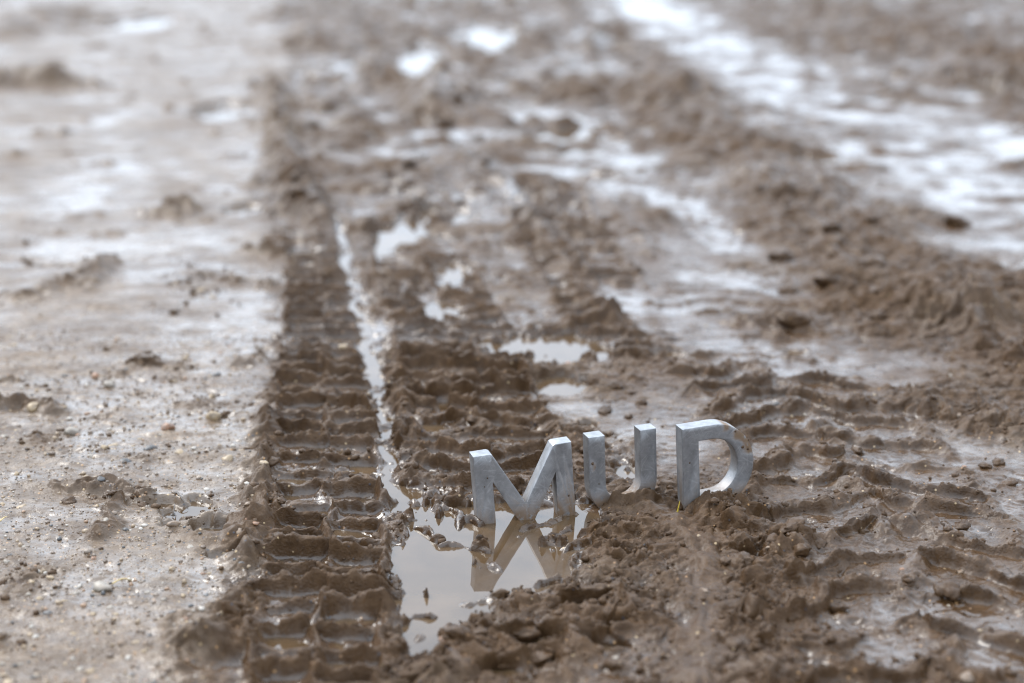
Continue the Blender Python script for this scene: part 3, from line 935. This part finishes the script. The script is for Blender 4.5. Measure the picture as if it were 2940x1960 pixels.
def scatter(name, n, region, keep, size, mat, attrs, flat=.8):
    """very many tiny lumps as one mesh"""
    bm = bmesh.new(); bmesh.ops.create_icosphere(bm, subdivisions=1, radius=1)
    bv = np.array([v.co[:] for v in bm.verts]); bm.faces.ensure_lookup_table()
    bf = np.array([[v.index for v in f.verts] for f in bm.faces]); bm.free()
    (ax_, bx_), (ay_, by_) = region
    Y = R_.uniform(ay_, by_, n); X = R_.uniform(ax_, bx_, n)
    xw, yw = np.array([gp(a, b, .008) for a, b in zip(X, Y)]).T
    r = land(xw.copy(), yw.copy(), np.full(n, .002))
    k = keep(r, xw, yw)
    xw, yw, zw = xw[k], yw[k], r[0][k]
    m = len(xw)
    rad = size(m) * (.6 + .4 * yw / 1.6)
    base = np.repeat(bv[None], m, 0) * (1 + R_.normal(0, .20, (m, len(bv), 1)))
    base *= (rad[:, None] * R_.uniform(.75, 1.35, (m, 3)))[:, None, :]
    base[:, :, 2] *= flat
    a = R_.uniform(0, 6.28, m); c, s = np.cos(a)[:, None], np.sin(a)[:, None]
    bx, by = base[:, :, 0] * c - base[:, :, 1] * s, base[:, :, 0] * s + base[:, :, 1] * c
    P = np.stack([bx + xw[:, None], by + yw[:, None], base[:, :, 2] + (zw + .2 * rad)[:, None]], -1).reshape(-1, 3)
    F = (bf[None] + (np.arange(m) * len(bv))[:, None, None]).reshape(-1, 3)
    at = {kk: (np.full(len(P), vv) if np.isscalar(vv) else np.repeat(vv(m), len(bv))) for kk, vv in attrs.items()}
    o = mesh_np(name, P, F, at, None, mat)
    return o


def grit_material():
    M = NT('sand_grit')
    cr = M.n('ValToRGB'); M.set(cr.inputs[0], M.attr('tone'))
    el = cr.color_ramp.elements; cr.color_ramp.interpolation = 'CONSTANT'
    el[0].color = (.045, .043, .042, 1); el[1].position = .88; el[1].color = (.32, .28, .235, 1)
    for pos, c in ((.10, (.11, .075, .05)), (.42, (.22, .155, .095)), (.62, (.15, .112, .082)), (.80, (.20, .115, .062))):
        q = el.new(pos); q.color = (*c, 1)
    M.set(M.b.inputs['Base Color'], cr.outputs[0]); M.b.inputs['Roughness'].default_value = .4
    return M.m


o = scatter('mud_crumbs', 26000, ((560, 2352), (820, 1600)), lambda r, x, y: (r[0] > .002) & (R_.random(len(x)) < np.clip(r[3] * 1.3 - .25, 0.02, 1)),
            lambda m: np.minimum(.0045, .0009 + .0007 * R_.pareto(2.2, m)), MUD, dict(sand=0.0, wet=.2, rough=1.0))
tag(o, 'tiny crumbs of brown mud strewn over the churned ground', 'mud crumbs', kind='stuff')
o = scatter('sand_grit', 6500, ((0, 640), (760, 1600)), lambda r, x, y: (r[0] > .001) & (r[1] > .3),
            lambda m: np.minimum(.0030, .0006 + .0005 * R_.pareto(2.4, m)), grit_material(), dict(tone=lambda m: R_.random(m)), .7)
tag(o, 'coarse sand and fine grit on the wet road', 'grit', kind='stuff')

o = scatter('road_crumbs', 6500, ((0, 660), (560, 1600)), lambda r, x, y: (r[0] > .001) & (r[1] > .15) & (perlin((x * .7).astype(np.float32), y.astype(np.float32), .13, 11) + .7 * perlin((x * .8).astype(np.float32), y.astype(np.float32), .04, 65) > R_.uniform(.15, .9, len(x))),
            lambda m: np.minimum(.0055, .0012 + .0009 * R_.pareto(2.2, m)), MUD, dict(sand=.1, wet=.1, rough=1.0), .7)
tag(o, 'loose brown mud crumbs lying in patches over the sandy road', 'mud crumbs', kind='stuff')

# a few bits of straw and twig
STRAW = plain('dry_straw', (.36, .26, .10), .5, .3); TWIG = plain('dark_twig', (.045, .032, .022), .5, .3); YEL = plain('yellow_leaf', (.50, .36, .04), .45, .15)


def blade(name, a, b, sag, w, mat, label, cat):
    a, b = Vector(a), Vector(b)
    bm = bmesh.new(); n = 10; ring = []
    side = (b - a).cross(Vector((0, 0, 1)))
    side = side.normalized() if side.length > 1e-6 else Vector((1, 0, 0))
    for i in range(n + 1):
        t = i / n
        c = a.lerp(b, t) + Vector((0, 0, sag * math.sin(math.pi * t))) + side * (.15 * sag * math.sin(5 * t))
        ww = w * (1 - .75 * t * t) * (.85 + .3 * mnoise.noise(Vector((t * 5, w * 900, 0))))
        tdir = (b - a).normalized(); up = side.cross(tdir).normalized()
        ring.append([bm.verts.new(c + side * ww * math.cos(q) + up * ww * .55 * math.sin(q)) for q in (0, 1.05, 2.1, 3.14, 4.2, 5.25)])
    for i in range(n):
        for j in range(6):
            bm.faces.new((ring[i][j], ring[i][(j + 1) % 6], ring[i + 1][(j + 1) % 6], ring[i + 1][j]))
    bm.faces.new(ring[0][::-1]); bm.faces.new(ring[-1])
    me = bpy.data.meshes.new(name); bm.to_mesh(me); bm.free()
    for p in me.polygons: p.use_smooth = True
    me.materials.append(mat)
    o = bpy.data.objects.new(name, me); COL.objects.link(o)
    return tag(o, label, cat)


def on_land(X, Y, lift=.001):
    x, y = gp(X, Y, .01); z, _ = heights([(x, y)])
    return (x, y, float(max(z[0], 0)) + lift)


p = on_land(1556, 1172, 0); blade('straw', p, (p[0] + .002, p[1] - .001, p[2] + .013), .0, .0016, YEL, 'short yellow straw stub upright against the foot of letter D', 'straw')
blade('twig', on_land(395, 1165), on_land(404, 1148, .006), .004, .0010, TWIG, 'bent dark twig poking out of the shallow road puddle', 'twig')
blade('straw', on_land(258, 1338, .002), on_land(306, 1330, .001), .004, .0014, STRAW, 'arched straw lying behind the flat whitish stone', 'straw')
blade('straw', on_land(0, 1198, .002), on_land(18, 1186, .003), .001, .0012, STRAW, 'straight tan straw on the bare sandy road by its clods', 'straw')
blade('twig', on_land(405, 1128), on_land(430, 1150), .003, .0013, TWIG, 'thin brown root across the road clod bank', 'twig')
